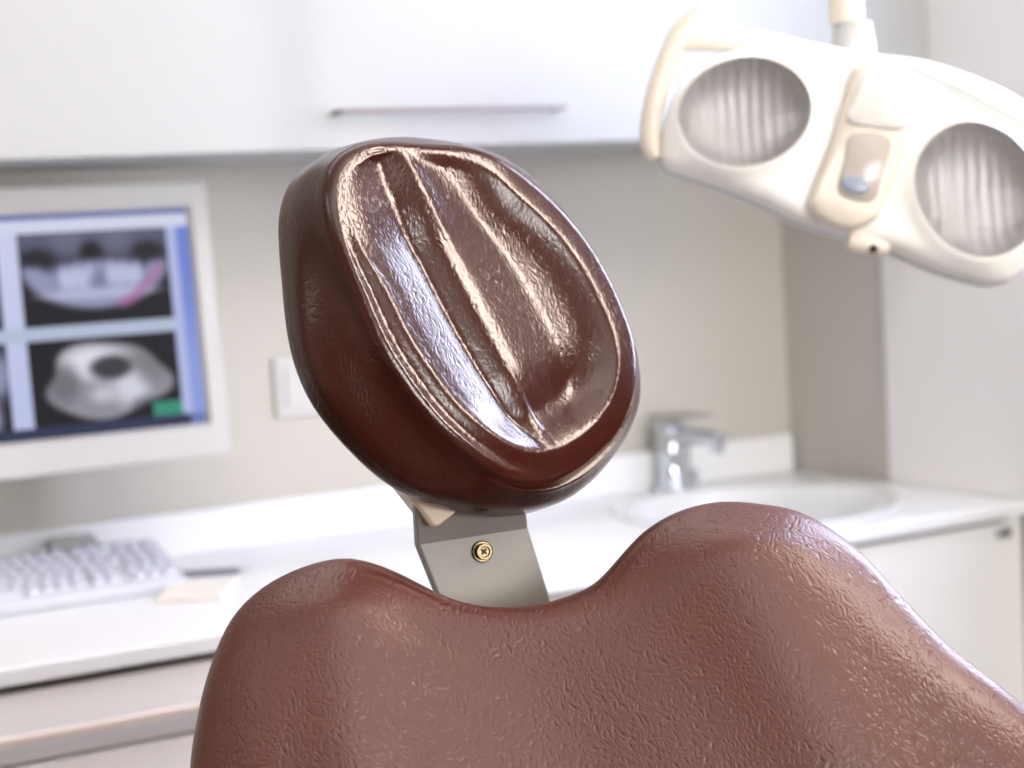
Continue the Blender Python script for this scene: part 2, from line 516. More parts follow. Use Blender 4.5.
sc = root('sink_cabinet', (1.53, 2.28, 0), 'white two door base cabinet below the washbasin, grey hinge at its right end', 'cabinet')
carcass(sc, 1.085, 1.966)
obj('door', front_panel(1.088, 1.523, .105, .872), M['white'], sc, bevel=.0015)
d2 = obj('door', front_panel(1.529, 1.9655, .105, .872), M['white'], sc, bevel=.0015)
bar_handle('handle', d2, 1.56, 1.62, CF, .80, M['pinkmetal'])
hg = MB().box(1.940, 1.960, CF - .010, CF - .0002, .853, .863).lathe((1.9625, CF - .006, .850), (0, 0, 1), [(0, 0), (.0045, 0), (.0045, .016), (0, .016)], 16)
obj('hinge', hg, M['steel'], sc, bevel=.0015)
sp_ = obj('filler_panel', MB().box(1.967, WX - .007, CF + .003, CF + .02, 0, TOP - .021), M['white'], sc, bevel=.001)

# ------------------------------------------------------------------ wall cabinets
CY = 2.1754


def wall_cab(x0, x1, label, handle=None):
    r = root('wall_cabinet', ((x0 + x1) / 2, 2.36, 1.4425), label, 'cabinet')
    c = MB().box(x0, x1, CY + .0195, WY - .001, 1.4425, 2.18)
    obj('body', c, M['whitecab'], r, bevel=.001)
    d = obj('door', MB().box(x0 + .001, x1 - .001, CY, CY + .019, 1.4425, 2.18), M['whitecab'], r, bevel=.0015)
    if handle:
        h = MB()
        a, b_ = handle
        z = 1.4875
        h.box(a, b_, CY - .028, CY - .020, z - .003, z + .003)
        h.box(a, a + .008, CY - .022, CY, z - .003, z + .003).box(b_ - .008, b_, CY - .022, CY, z - .003, z + .003)
        obj('handle', h, M['darksteel'], d, bevel=.001)
    return r


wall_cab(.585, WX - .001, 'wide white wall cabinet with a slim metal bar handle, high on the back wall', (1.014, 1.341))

# ------------------------------------------------------------------ wall switch
sw = root('wall_switch', (1.112, WY, 1.121), 'square white switch plate on the taupe wall, half hidden by the headrest', 'switch')
obj('plate', MB().box(1.069, 1.155, WY - .009, WY - .0002, 1.0775, 1.1645), M['plastic'], sw, bevel=.003)
obj('rocker', MB().box(1.083, 1.141, WY - .013, WY - .0092, 1.0915, 1.1505), M['plastic'], sw, bevel=.002)

# ------------------------------------------------------------------ monitor
mon = root('monitor', (.71, 2.35, 1.055), 'white framed computer monitor showing dental scan images on the back wall', 'monitor')
MW = Matrix.Rotation(-math.radians(4.7), 3, 'X')     # leans back
MO = Vector((.921, 2.35, 1.056))                     # lower right front corner
mx_ = Vector((1, 0, 0)); mz_ = MW @ Vector((0, 0, 1)); my_ = MW @ Vector((0, 1, 0))


def mp3(x, y, z):       # x to the left from the right edge, z up, y depth
    return MO - mx_ * x + my_ * y + mz_ * z


MWD, MHT = .405, .364
SX0, SX1, SZ0, SZ1 = .0275, .377, .0455, .3285       # screen opening
fr = MB()


def mbox(mb, x0, x1, y0, y1, z0, z1):
    vs = [mp3(x, y, z) for z in (z0, z1) for y in (y0, y1) for x in (x0, x1)]
    mb.add(vs, [(0, 2, 3, 1), (4, 5, 7, 6), (0, 1, 5, 4), (2, 6, 7, 3), (0, 4, 6, 2), (1, 3, 7, 5)])


# bezel as one ring with a sloping inner lip
o4 = [(0, 0), (MWD, 0), (MWD, MHT), (0, MHT)]
i4 = [(SX0, SZ0), (SX1, SZ0), (SX1, SZ1), (SX0, SZ1)]
e4 = [(.004, .004), (MWD - .004, .004), (MWD - .004, MHT - .004), (.004, MHT - .004)]
j4 = [(SX0 - .004, SZ0 - .004), (SX1 + .004, SZ0 - .004), (SX1 + .004, SZ1 + .004), (SX0 - .004, SZ1 + .004)]
rings = [[mp3(x, .03, z) for x, z in o4], [mp3(x, .003, z) for x, z in o4], [mp3(x, 0, z) for x, z in e4], [mp3(x, 0, z) for x, z in j4], [mp3(x, .007, z) for x, z in i4], [mp3(x, .014, z) for x, z in i4]]
fr.loft(rings, False, False)
obj('bezel', fr, M['monwhite'], mon, smooth=False, bevel=.0015)
bk = MB()
rings = [[mp3(x, .0301, z) for x, z in o4], [mp3(.03 + x * .85, .055, .025 + z * .86) for x, z in o4], [mp3(.09 + x * .55, .07, .08 + z * .55) for x, z in o4]]
bk.loft(rings)
obj('back_shell', bk, M['monwhite'], mon, smooth=False, bevel=.003)
arm = MB()
cc = mp3(MWD / 2, .07, MHT / 2)
arm.box(cc.x - .05, cc.x + .05, cc.y - .004, cc.y + .012, cc.z - .05, cc.z + .05)
arm.box(cc.x - .02, cc.x + .02, cc.y + .012, WY - .010, cc.z - .02, cc.z + .02)
arm.box(cc.x - .045, cc.x + .045, WY - .010, WY - .001, cc.z - .07, cc.z + .07)
obj('wall_mount', arm, M['monwhite'], mon, smooth=False, bevel=.002)

# the picture on the screen: a fine sheet whose face colours are what the display shows


def noise2(x, y, s):
    h = math.sin(x * 12.9898 * s + y * 78.233 * s * .7 + s) * .5 + math.sin(x * 39.3 * s - y * 21.7 * s + 1.3) * .3 + math.sin(y * 57.1 * s + x * 9.1 * s) * .2
    return h


def mixc(a, b, t):
    t = max(0, min(1, t))
    return tuple(a[i] + (b[i] - a[i]) * t for i in range(3))


def ell(p, q, cx, cy, rx, ry, soft=.12):
    d = math.hypot((p - cx) / rx, (q - cy) / ry)
    return sm((1 + soft - d) / (2 * soft))


def jaw(p, q):
    c = mixc((96, 96, 122), (58, 57, 72), sm((q - .05) / .3))
    c = mixc(c, (128, 130, 160), .5 * ell(p, q, .32, .12, .10, .16, .6) + .5 * ell(p, q, .66, .14, .10, .18, .6))
    c = mixc(c, (24, 24, 28), ell(p, q, .48, .24, .07, .12, .5))
    c = mixc(c, (30, 30, 36), ell(p, q, .12, .30, .11, .12, .5)); c = mixc(c, (34, 34, 40), ell(p, q, .86, .26, .10, .11, .5))
    outer = ell(p, q, .50, .34, .50, .50, .10)
    low = sm((q - .30) / .12)
    if q > .36: c = mixc((14, 14, 16), c, outer)
    inner = ell(p, q, .50, .24, .38, .36, .16)
    band = outer * (1 - inner) * low
    c = mixc(c, (172, 177, 212), band * (.85 + .12 * noise2(p, q, 3)))
    body = ell(p, q, .5, .52, .34, .20, .3)
    c = mixc(c, (150, 154, 190), body)
    for k in range(5):
        c = mixc(c, (204, 208, 238), .9 * ell(p, q, .28 + .045 * k, .50 + .02 * (k % 2), .028, .12, .6))
        c = mixc(c, (200, 204, 236), .9 * ell(p, q, .60 + .045 * k, .48 + .02 * (k % 2), .028, .12, .6))
    c = mixc(c, (120, 122, 158), .7 * ell(p, q, .5, .55, .05, .10, .8))
    c = mixc(c, (208, 212, 240), .7 * ell(p, q, .52, .68, .40, .05, .5))
    for t in range(9):
        a = t / 8
        c = mixc(c, (178, 108, 160), .6 * ell(p, q, .66 + .27 * a, .80 - .36 * a ** 1.5, .035, .05, .7))
    return c


def skull(p, q):
    ang = math.atan2(q - .5, p - .5)
    wob = 1 + .07 * math.sin(3 * ang + 1) + .05 * math.sin(5 * ang)
    m_ = ell(p, q, .51, .52, .41 * wob, .46 * wob, .08)
    c = (12, 12, 14)
    s = (150, 150, 158)
    s = mixc(s, (232, 233, 243), ell(p, q, .42, .30, .22, .20, .5))
    s = mixc(s, (220, 221, 234), ell(p, q, .66, .62, .12, .22, .6))
    s = mixc(s, (112, 111, 118), .9 * ell(p, q, .22, .52, .10, .22, .6))
    s = mixc(s, (126, 124, 130), .8 * ell(p, q, .82, .34, .12, .24, .6))
    s = mixc(s, (58, 57, 60), ell(p, q, .54, .37, .14, .14, .35))
    s = mixc(s, (216, 216, 228), .8 * ell(p, q, .47, .68, .08, .10, .7))
    s = mixc(s, (96, 95, 102), .7 * ell(p, q, .75, .86, .10, .10, .6))
    s = tuple(v * (1 + .10 * noise2(p * 1.3, q, 2.2)) for v in s)
    return mixc(c, s, m_)


def screen_col(x, t):
    """x metres from the right edge of the screen, t 0 top .. 1 bottom"""
    sh = .010 * (t - .5) * 0
    x = x + sh
    lav = (206, 212, 244)
    if t < .022: return (96, 108, 176)
    if t < .082: return (222, 226, 248)
    if t > .945: return (44, 52, 84) if x > .02 else (110, 130, 190)
    if x < .017: return mixc((120, 142, 224), (150, 168, 236), sm((t - .2) / .6))
    if x < .030: return (188, 196, 240)
    if .500 < t < .565: return (190, 200, 226)
    if x < .2265:
        p = 1 - (x - .030) / .1965
        if t < .5: return jaw(p, (t - .082) / .418)
        q = (t - .565) / .38
        if q > .84 and p > .80: return (52, 150, 122)
        return skull(p, q)
    if x < .2525: return mixc((214, 219, 250), (198, 206, 244), sm(t))
    p = (x - .2525) / .09
    if t < .5: return mixc((40, 40, 52), (90, 92, 120), ell(p, (t - .08) / .42, .5, .5, .3, .4, .4))
    c = (20, 20, 28)
    q = (t - .565) / .38
    c = mixc(c, (150, 156, 190), ell(p, q, .25, .35, .3, .3, .5)); c = mixc(c, (200, 206, 236), .8 * ell(p, q, .35, .85, .2, .25, .5))
    return c


NXs, NZs = 240, 200
me = bpy.data.meshes.new('screen')
so = Vector(WORLD[mon.name])
vs, fs, cols = [], [], []
for j in range(NZs + 1):
    for i in range(NXs + 1):
        x = SX0 + (SX1 - SX0) * i / NXs; z = SZ0 + (SZ1 - SZ0) * j / NZs
        vs.append(tuple(mp3(x, .0125, z) - so))
        cols.append((*lin(tuple(max(0, min(255, v)) for v in screen_col(x - SX0, 1 - j / NZs))), 1))
for j in range(NZs):
    for i in range(NXs):
        a = j * (NXs + 1) + i
        fs.append((a, a + NXs + 1, a + NXs + 2, a + 1))
me.from_pydata(vs, [], fs)
att = me.color_attributes.new('display', 'FLOAT_COLOR', 'POINT')
for k, c in enumerate(cols): att.data[k].color = c
sm_ = bpy.data.materials.new('lit display'); sm_.use_nodes = True
nt = sm_.node_tree; bb = nt.nodes['Principled BSDF']
an = nt.nodes.new('ShaderNodeAttribute'); an.attribute_name = 'display'
bb.inputs['Base Color'].default_value = (.01, .01, .012, 1); bb.inputs['Roughness'].default_value = .6; bb.inputs['Specular IOR Level'].default_value = .15
nt.links.new(an.outputs['Color'], bb.inputs['Emission Color']); bb.inputs['Emission Strength'].default_value = .95
me.materials.append(sm_)
so_ = bpy.data.objects.new('screen', me); COL.objects.link(so_); so_.parent = mon
so_['label'] = 'lit screen with a jaw scan above a skull scan'

# ------------------------------------------------------------------ keyboard
kb = root('keyboard', (.68, 2.37, TOP), 'pale grey keyboard lying on the worktop below the monitor', 'keyboard')
kr = [Vector((.402, 2.280, TOP)), Vector((.822, 2.280, TOP)), Vector((.842, 2.45, TOP)), Vector((.422, 2.45, TOP))]


def kpt(u, v, w):       # u 0..1 along, v 0..1 front to back, w height above top face
    p = kr[0].lerp(kr[1], u).lerp(kr[3].lerp(kr[2], u), v)
    return p + Vector((0, 0, .016 + .026 * v + w))


c4 = [(0, 0), (1, 0), (1, 1), (0, 1)]
obj('casing', MB().loft([[Vector((kpt(u, v, 0).x, kpt(u, v, 0).y, TOP + .0005 + .012 * v)) for u, v in c4], [kpt(u, v, 0) for u, v in c4]]), M['kbd'], kb, smooth=False, bevel=.004)
ks = MB()
for r in range(6):
    v0 = .07 + r * .150
    u = .02 + (0, .012, .026, .018, .006, .0)[r]
    while u < .975:
        wid = .040
        if r == 0 and .22 < u < .5: wid = .27
        if abs(u - .70) < .012 or abs(u - .82) < .012:
            u += .018; continue
        a = [(u, v0), (min(u + wid, .985), v0), (min(u + wid, .985), v0 + .118), (u, v0 + .118)]
        cx = sum(p[0] for p in a) / 4; cv = sum(p[1] for p in a) / 4
        ks.loft([[kpt(*p, .0003) for p in a], [kpt(cx + (p[0] - cx) * .8, cv + (p[1] - cv) * .8, .0075) for p in a]])
        u += wid + .005
obj('keys', ks, M['keys'], kb, smooth=False)
for x in (.43, .76): obj('foot', MB().box(x, x + .07, 2.418, 2.432, TOP, TOP + .0115), M['dark'], kb, smooth=False)

# small grey-green box behind the keyboard
gb_ = MB().box(.702, .768, 2.466, 2.494, TOP, TOP + .056)
o = obj('receiver_box', gb_, M['greybox'], origin=(.735, 2.48, TOP), bevel=.006)
tag(o, 'small grey green box standing behind the keyboard', 'box')

# note pad and pen to the right of the keyboard
pd = MB()
P4 = [Vector((.758, 2.218, TOP)), Vector((.826, 2.176, TOP)), Vector((.888, 2.274, TOP)), Vector((.822, 2.322, TOP))]
pd.loft([[p + Vector((0, 0, .0004)) for p in P4], [p + Vector((0, 0, .009)) for p in P4]])
o = obj('note_pad', pd, M['paper'], origin=(.82, 2.25, TOP), bevel=.0015)
tag(o, 'small cream note pad on the worktop right of the keyboard', 'note pad')
pa, pb = Vector((.800, 2.330, TOP + .0135)), Vector((.905, 2.280, TOP + .0135))
pen = root('pen', (pa + pb) / 2, 'dark grey pen lying along the far edge of the note pad', 'pen')
dr = (pb - pa)
obj('barrel', MB().tube([pa, pa + dr * .02, pa + dr * .3, pa + dr * .82, pa + dr * .9], [.003, .0043, .0046, .0046, .004], 14), M['pen'], pen)
obj('tip', MB().tube([pa + dr * .9, pa + dr * .97, pb], [.0036, .0018, .0012], 12), M['steel'], pen)
obj('clip', MB().obox(pa + dr * .16 + Vector((0, 0, .0056)), dr.normalized(), Vector((0, 0, 1)).cross(dr.normalized()), Vector((0, 0, 1)), .016, .0016, .0008), M['steel'], pen, bevel=.0003)

# ------------------------------------------------------------------ dental chair
PX = 1.38 / FOC
hb = Vector((.6419, .3739, -.6695)); ha = Vector((-.4646, .8842, .0483)); hn = Vector((.61, .28, .7413))
HC = Vector((-.0217, .0521, -1.38))
HT = .0666; HR = .0087
RT = [0.1387, 0.1362, 0.1343, 0.1335, 0.1340, 0.1345, 0.1337, 0.1328, 0.1352, 0.1422, 0.1503, 0.1531, 0.1467, 0.1333, 0.1188, 0.1084, 0.1027, 0.0997, 0.0977, 0.0971, 0.0985, 0.1016, 0.1059, 0.1111, 0.1178, 0.1256, 0.1329, 0.1385, 0.1429, 0.1476, 0.1527, 0.1562, 0.1560, 0.1520, 0.1465, 0.1420]
BT = [0.0363, 0.0361, 0.0363, 0.0357, 0.0311, 0.024, 0.0202, 0.0199, 0.0175, 0.0118, 0.0064, 0.0035, 0.003, 0.0063, 0.0135, 0.0209, 0.0261, 0.0293, 0.0308, 0.0298, 0.0276, 0.0256, 0.0229, 0.0187, 0.0144, 0.0111, 0.0099, 0.0115, 0.0145, 0.0163, 0.0184, 0.0243, 0.032, 0.0361, 0.0363, 0.0361]


def ptab(tab, t):
    n = len(tab); x = (t / (2 * PI)) % 1 * n; i = int(x); f = x - i
    p = [tab[(i + k) % n] for k in (-1, 0, 1, 2)]
    return .5 * (2 * p[1] + (p[2] - p[0]) * f + (2 * p[0] - 5 * p[1] + 4 * p[2] - p[3]) * f * f + (3 * p[1] - p[0] - 3 * p[2] + p[3]) * f ** 3)




def rim_d(t):
    """distance of the rim crest from the edge: wide at the sides, narrow at the top"""
    return 34 - 21 * sm((math.sin(t) - .55) / .42)


_side = {1: [], -1: []}
for k in range(720):
    t = 2 * PI * k / 720
    r = ptab(RT, t) / PX - rim_d(t)
    _side[1 if math.cos(t) > 0 else -1].append((r * math.sin(t), abs(r * math.cos(t))))
for k in _side: _side[k].sort()


def rim_u(v, sgn):
    """half width of the dish (from the axis to the rim crest) at height v"""
    L = _side[sgn]
    if v <= L[0][0] or v >= L[-1][0]: return 0
    for a, b in zip(L, L[1:]):
        if a[0] <= v <= b[0]:
            return a[1] + (b[1] - a[1]) * (v - a[0]) / max(b[0] - a[0], 1e-9)
    return 0


U0 = 8
# cross profile of the two hollows, from the ridge crest (0) to the rim crest (1)
FL = [(0, 7), (.07, 7.25), (.14, 8.7), (.24, 12.1), (.30, 14.3), (.34, 15.1), (.38, 14.6), (.50, 10.8), (.65, 6.4), (.79, 2.5), (.89, .7), (.97, 0), (1, 0)]
FR = [(0, 7), (.05, 7.1), (.10, 7.7), (.20, 9.3), (.36, 11.8), (.46, 13.2), (.51, 13.5), (.56, 13.0), (.70, 10.3), (.80, 7.2), (.90, 3.0), (.96, .6), (1, 0)]


def curve1(tab, x):
    for i in range(len(tab) - 1):
        if x <= tab[i + 1][0]: break
    def sl(k):
        if k == 0 or k == len(tab) - 1: return 0
        return (tab[k + 1][1] - tab[k - 1][1]) / (tab[k + 1][0] - tab[k - 1][0])
    (x0, y0), (x1, y1) = tab[i], tab[i + 1]
    w = x1 - x0; t = (x - x0) / w
    return (2 * t ** 3 - 3 * t * t + 1) * y0 + (t ** 3 - 2 * t * t + t) * w * sl(i) + (3 * t * t - 2 * t ** 3) * y1 + (t ** 3 - t * t) * w * sl(i + 1)




def head_h(u, v, d, t):
    """height of the front face; u, v, d (distance in from the edge) in units of PX"""
    h = 0
    RIM = rim_d(t); top = sm((34 - RIM) / 21)
    if d < 12: h -= 12 * (1 - math.sqrt(max(0, 1 - (1 - d / 12) ** 2)))
    left = sm((30 - u) / 120)
    h -= 2.3 * left * (1 - top) * math.exp(-((d - 21) / 9) ** 2)
    if v < -85: h -= .0016 * (-85 - v) ** 2
    if d < RIM: h -= (1 - left) * (1 - top) * .125 * ((RIM - d) - 8 * (1 - math.exp(-(RIM - d) / 8)))
    e = d - RIM - 1
    h += 1.6 * (1 - top) * (math.exp(-(e / 10) ** 2) * (1 if e > 0 else left) + (0 if e > 0 else 1 - left))
    if d > RIM - 10:
        if u > U0: W = max(rim_u(v, 1) - U0, 24); tab = FR
        else: W = max(rim_u(v, -1) + U0, 24); tab = FL
        A = sm((v + 170) / 70) * min(1, W / (125 if u > U0 else 100)) * (1 - (.4 if u > U0 else .5) * sm((v - 80) / 70))
        x = min(abs(u - U0) / W, 1)
        hol = curve1(tab, x) - 7 * sm((v - 70) / 90) * max(0, 1 - x / .4) ** 2
        h -= A * hol * sm((d - RIM + 8) / (14 + 10 * top))
        h -= 9 * sm((-v - 60) / 80) * sm((d - RIM) / 50)
    return h


bx_ = cw(HC + hb * 0)
chair = root('dental_chair', (.62, .98, 0), 'oxblood leather dental chair with a ridged oval headrest on a grey bracket', 'dental chair')
NT, NR = 216, 84
rings = []
for i in range(NR + 1):                                 # front face, centre -> edge
    s = i / NR
    s = 1 - (1 - s) ** 1.25
    ring = []
    for j in range(NT):
        t = 2 * PI * j / NT
        R = ptab(RT, t); r = max(R * s, 1e-5)
        u, v = r * math.cos(t), r * math.sin(t)
        w_ = head_h(u / PX, v / PX, (R - r) / PX, t) * PX
        ring.append(cw(HC + hb * u + ha * v + hn * w_))
    rings.append(ring)
prof = []
for k in range(1, 10):
    t = k / 10 * .88
    prof.append((sm(t / .62), 0, -HR - .0002 - (HT - HR) * t))
rb = .12 * (HT - HR)
for k in range(0, 6):
    a_ = PI / 2 * k / 5
    prof.append((1, -rb * 1.6 * (1 - math.cos(a_)), -HT + rb * (1 - math.sin(a_))))
for k in (0.8, .5, .2, 0): prof.append((k, None, -HT - .0002 * (1 - k)))
for kb_, off, w_ in prof:
    ring = []
    for j in range(NT):
        t = 2 * PI * j / NT
        R = ptab(RT, t); B = ptab(BT, t)
        r = (R + B - rb * 1.6) * kb_ + 1e-5 if off is None else R + B * kb_ + off
        ring.append(cw(HC + hb * (r * math.cos(t)) + ha * (r * math.sin(t)) + hn * w_))
    rings.append(ring)
hd = MB().loft(rings, False, False)
o = obj('headrest', hd, M['leather_head'], chair, sharp=180)
o['label'] = 'glossy oval oxblood headrest cushion with a raised centre ridge between two hollows'

# backrest
ba = Vector((-.238263, .922555, -.303517)); bb_ = Vector((.962461, .182460, -.200942)); bn = Vector((.13, .34, .931397))
BC = Vector((.043166, -.326142, -1.306485))
BE = [[-.2424, .119], [-.2318, .15], [-.2207, .1758], [-.2023, .2062], [-.1849, .2229], [-.1627, .2343], [-.1379, .2402], [-.1124, .2408], [-.0955, .2349], [-.0764, .2226], [-.058, .2068], [-.0424, .1952], [-.0259, .1872], [-.0087, .1821], [.0128, .1789], [.0353, .1793], [.0614, .1843], [.0835, .1986], [.1032, .2121], [.1208, .22], [.1432, .2251], [.1674, .2251], [.1853, .2214], [.2011, .2162], [.2175, .21], [.2334, .1996], [.2471, .1858], [.2582, .1718], [.2683, .1556], [.2858, .121], [.3069, .0837], [.3303, .0537], [.3465, .0314], [.3629, -.0012], [.3664, -.0423], [.3558, -.0971], [.3254, -.1592], [.2822, -.2157], [.2272, -.2666], [.1566, -.3047], [.0574, -.3092], [-.0435, -.2827], [-.1323, -.2417], [-.1935, -.1961], [-.2298, -.1384], [-.249, -.0717], [-.256, -.0062], [-.2537, .0591]]
be = catmull(BE, 8)
Bc2 = Vector((.05, -.06))
pol = sorted((math.atan2(p.y - Bc2.y, p.x - Bc2.x) % (2 * PI), (p - Bc2).length) for p in be)
NB = 300
import bisect
angs = [p[0] for p in pol]


def brad(t):
    t %= 2 * PI
    i = bisect.bisect(angs, t)
    a0, r0 = pol[i - 1] if i > 0 else (pol[-1][0] - 2 * PI, pol[-1][1])
    a1, r1 = pol[i] if i < len(pol) else (pol[0][0] + 2 * PI, pol[0][1])
    return r0 + (r1 - r0) * (t - a0) / max(a1 - a0, 1e-9)


raw = [brad(2 * PI * j / NB) for j in range(NB)]
BR = [(raw[j - 1] + 2 * raw[j] + raw[(j + 1) % NB]) / 4 for j in range(NB)]


def seg_d(p, a, b):
    a = Vector(a); b = Vector(b); d = b - a
    t = max(0, min(1, (p - a).dot(d) / d.dot(d)))
    return (p - a - d * t).length, t


# true distance to the outline, so that the rolled edge keeps an even width
be2 = [Vector((Bc2.x + BR[j] * math.cos(2 * PI * j / NB), Bc2.y + BR[j] * math.sin(2 * PI * j / NB))) for j in range(NB)]
RW, RD = .062, .034


def back_h(p, d):
    h = 0
    if d < RW: h -= RD * (1 - math.sqrt(max(0, 1 - (1 - d / RW) ** 2)))
    for a, b, wd, am in (((-.128, .190), (-.160, -.05), .040, .010), ((-.195, .15), (-.225, -.05), .030, .004), ((.165, .165), (.215, -.06), .055, .014), ((.0, .16), (-.005, -.10), .085, -.012)):
        q, t = seg_d(p, a, b)
        h += am * math.exp(-(q / wd) ** 2) * sm((d - .004) / .04)
    return h


rings = []
NRb = 70
for i in range(NRb + 1):
    s = i / NRb; s = 1 - (1 - s) ** 1.7
    ring = []
    for j in range(NB):
        t = 2 * PI * j / NB
        r = max(BR[j] * s, 1e-5)
        p = Vector((Bc2.x + r * math.cos(t), Bc2.y + r * math.sin(t)))
        if s < .5: d = 1
        elif i == NRb: d = 0
        else:
            d = min((p - be2[(j + k) % NB]).length for k in range(-30, 31, 1))
        ring.append(cw(BC + bb_ * p.x + ba * p.y + bn * (RD + back_h(p, d))))
    rings.append(ring)
for k in range(1, 9):
    a_ = PI / 2 * k / 8
    ring = []
    for j in range(NB):
        t = 2 * PI * j / NB
        r = BR[j] - .035 * (1 - math.cos(a_))
        p = Vector((Bc2.x + r * math.cos(t), Bc2.y + r * math.sin(t)))
        ring.append(cw(BC + bb_ * p.x + ba * p.y - bn * (.030 * math.sin(a_))))
    rings.append(ring)
for k in (.7, .4, .1, 0):
    rings.append([cw(BC + bb_ * (Bc2.x + (BR[j] - .035) * k * math.cos(2 * PI * j / NB) + 1e-6 * math.cos(j)) + ba * (Bc2.y + (BR[j] - .035) * k * math.sin(2 * PI * j / NB)) - bn * (.030 + .002 * (1 - k))) for j in range(NB)])
o = obj('backrest', MB().loft(rings, False, False), M['leather_back'], chair, sharp=180)
o['label'] = 'creased oxblood leather backrest with two raised shoulders and a dip between them'

# grey bracket plate between backrest and headrest


def on_plane(x, y, p0, n_):
    d = Vector(((x - 512) / FOC, -(y - 384) / FOC, -1))
    return d * (p0.dot(n_) / d.dot(n_))


pn = Vector((.30, .06, 0)); pn.z = math.sqrt(1 - pn.x ** 2 - pn.y ** 2)
pp = on_plane(490, 560, Vector((0, 0, -1.430)), Vector((0, 0, 1)))
un = Vector((.20, -.38, 0)); un.z = math.sqrt(1 - un.x ** 2 - un.y ** 2)      # upper flange leans back
fl, frr = on_plane(418, 545, pp, pn), on_plane(528.5, 528, pp, pn)
low = [on_plane(476, 690, pp, pn), on_plane(580, 690, pp, pn)]
fl2 = fl + (on_plane(412, 520, fl, un) - fl) * .55; fr2 = on_plane(527, 521, fl, un)
ul, ur = on_plane(412, 470, fl, un), on_plane(520, 455, fl, un)
th = .013
br_ = MB()
for quad in ((low[0], low[1], frr, fl), (fl, frr, ur, ul)):
    nn = pn if quad[0] is low[0] else un
    br_.loft([[cw(p) for p in quad], [cw(p - (nn if quad[0] is not fl else pn) * th) for p in quad]] if quad[0] is low[0] else
             [[cw(p) for p in quad], [cw(fl - pn * th), cw(frr - pn * th), cw(ur - un * th), cw(ul - un * th)]])
brk = obj('headrest_bracket', br_, M['plate'], chair, smooth=True, bevel=.0025, seg=3)
brk['label'] = 'folded grey metal plate carrying the headrest'
bp_ = on_plane(482, 551.5, pp, pn)
bw = cw(bp_); bd = cdir(pn)
bolt = obj('bolt', MB().lathe(bw, bd, [(0, -.001), (.0080, -.001), (.0082, .0012), (.0074, .0022), (.0062, .0022), (.0062, .0062), (.0056, .0072), (.0044, .0072), (.0038, .0052), (0, .0050)], 36), M['brass'], brk, sharp=40)
e1 = bd.orthogonal().normalized(); e2 = bd.cross(e1)
cr = MB()
cr.obox(bw + bd * .0053, e1, e2, bd, .0026, .0007, .0006).obox(bw + bd * .00535, e2, e1, bd, .0026, .0007, .0006)
obj('cross_slot', cr, M['boltdark'], brk, smooth=False)

# beige block behind the cushion


def cpt(x, y, d): return cw(Vector(((x - 512) * d / FOC, -(y - 384) * d / FOC, -d)))


f0 = [(378, 455), (405, 492), (432, 527), (438, 526), (464, 505), (490, 470), (470, 440), (410, 440)]
mt_ = MB().loft([[cpt(x + 3, y - 2, 1.397) for x, y in f0], [cpt(x, y, 1.400) for x, y in f0], [cpt(x - 9 - .03 * (500 - x), y - 3, 1.436) for x, y in f0], [cpt(x - 6, y - 8, 1.442) for x, y in f0]])
o = obj('headrest_mount', mt_, M['beige'], chair, smooth=False, bevel=.0015)
o['label'] = 'beige plastic joint block under the headrest'

# seat, hinge and pedestal (below the picture)
pb_ = cw(BC + bb_ * .05 - ba * .30)
fw_ = Vector((-FWD.x, -FWD.y, 0)).normalized() * .95 + Vector((RIGHT.x, RIGHT.y, 0)).normalized() * .13; fw_.normalize()
sd_ = Vector((fw_.y, -fw_.x, 0))
st = MB(); rings = []
for z, inset in ((-.10, .03), (-.095, .008), (-.06, 0), (-.02, .0), (-.004, .012), (0, .04)):
    ring = []
    for k in range(48):
        t = 2 * PI * k / 48
        c_, s_ = math.cos(t), math.sin(t)
        x = math.copysign(abs(c_) ** .45, c_) * (.26 - inset); y = math.copysign(abs(s_) ** .45, s_) * (.27 - inset)
        ring.append(Vector((pb_.x, pb_.y, pb_.z - .03 + z)) + fw_ * (.19 + y) + sd_ * x)
    rings.append(ring)
st.loft(rings)
obj('seat', st, M['leather_back'], chair, sharp=70)
hg_ = MB()
hp0 = Vector((pb_.x, pb_.y, pb_.z - .09))
for q in (-.12, .12):
    hg_.tube([cw(BC + bb_ * (.05 + q) + ba * .02 - bn * .034), cw(BC + bb_ * (.05 + q) - ba * .22 - bn * .040), hp0 + sd_ * -q - fw_ * .05 + Vector((0, 0, -.03)), hp0 + sd_ * -q + fw_ * .10 + Vector((0, 0, -.055))], .014, 12)
hg_.tube([hp0 + sd_ * .14 - fw_ * .05 + Vector((0, 0, -.03)), hp0 - sd_ * .14 - fw_ * .05 + Vector((0, 0, -.03))], .016, 12)
obj('hinge_frame', hg_, M['metalgrey'], chair)
pc = Vector((pb_.x, pb_.y, 0)) + fw_ * .2
chair.location = pc; 
ped = MB().lathe(pc, (0, 0, 1), [(.0, .03), (.10, .03), (.085, .10), (.07, .2), (.07, pb_.z - .14), (.12, pb_.z - .131), (0, pb_.z - .131)], 40)
obj('pedestal', ped, M['metalgrey'], chair)
obj('base_plate', MB().lathe(pc, (0, 0, 1), [(0, 0), (.30, 0), (.31, .01), (.30, .025), (.12, .032), (0, .032)], 48), M['metalgrey'], chair)
off_ = pc - WORLD[chair.name]
for ch in chair.children:
    ch.location -= off_
WORLD[chair.name] = pc

# ------------------------------------------------------------------ dental lamp
LD = 1.95
SL = LD / FOC


def lc(x, y, w=0.):
    """lamp plane: picture-sized grid at the lamp's distance, w metres out of its front"""
    return cw(Vector(((x - 512) * SL, (384 - y) * SL, -LD + w)))


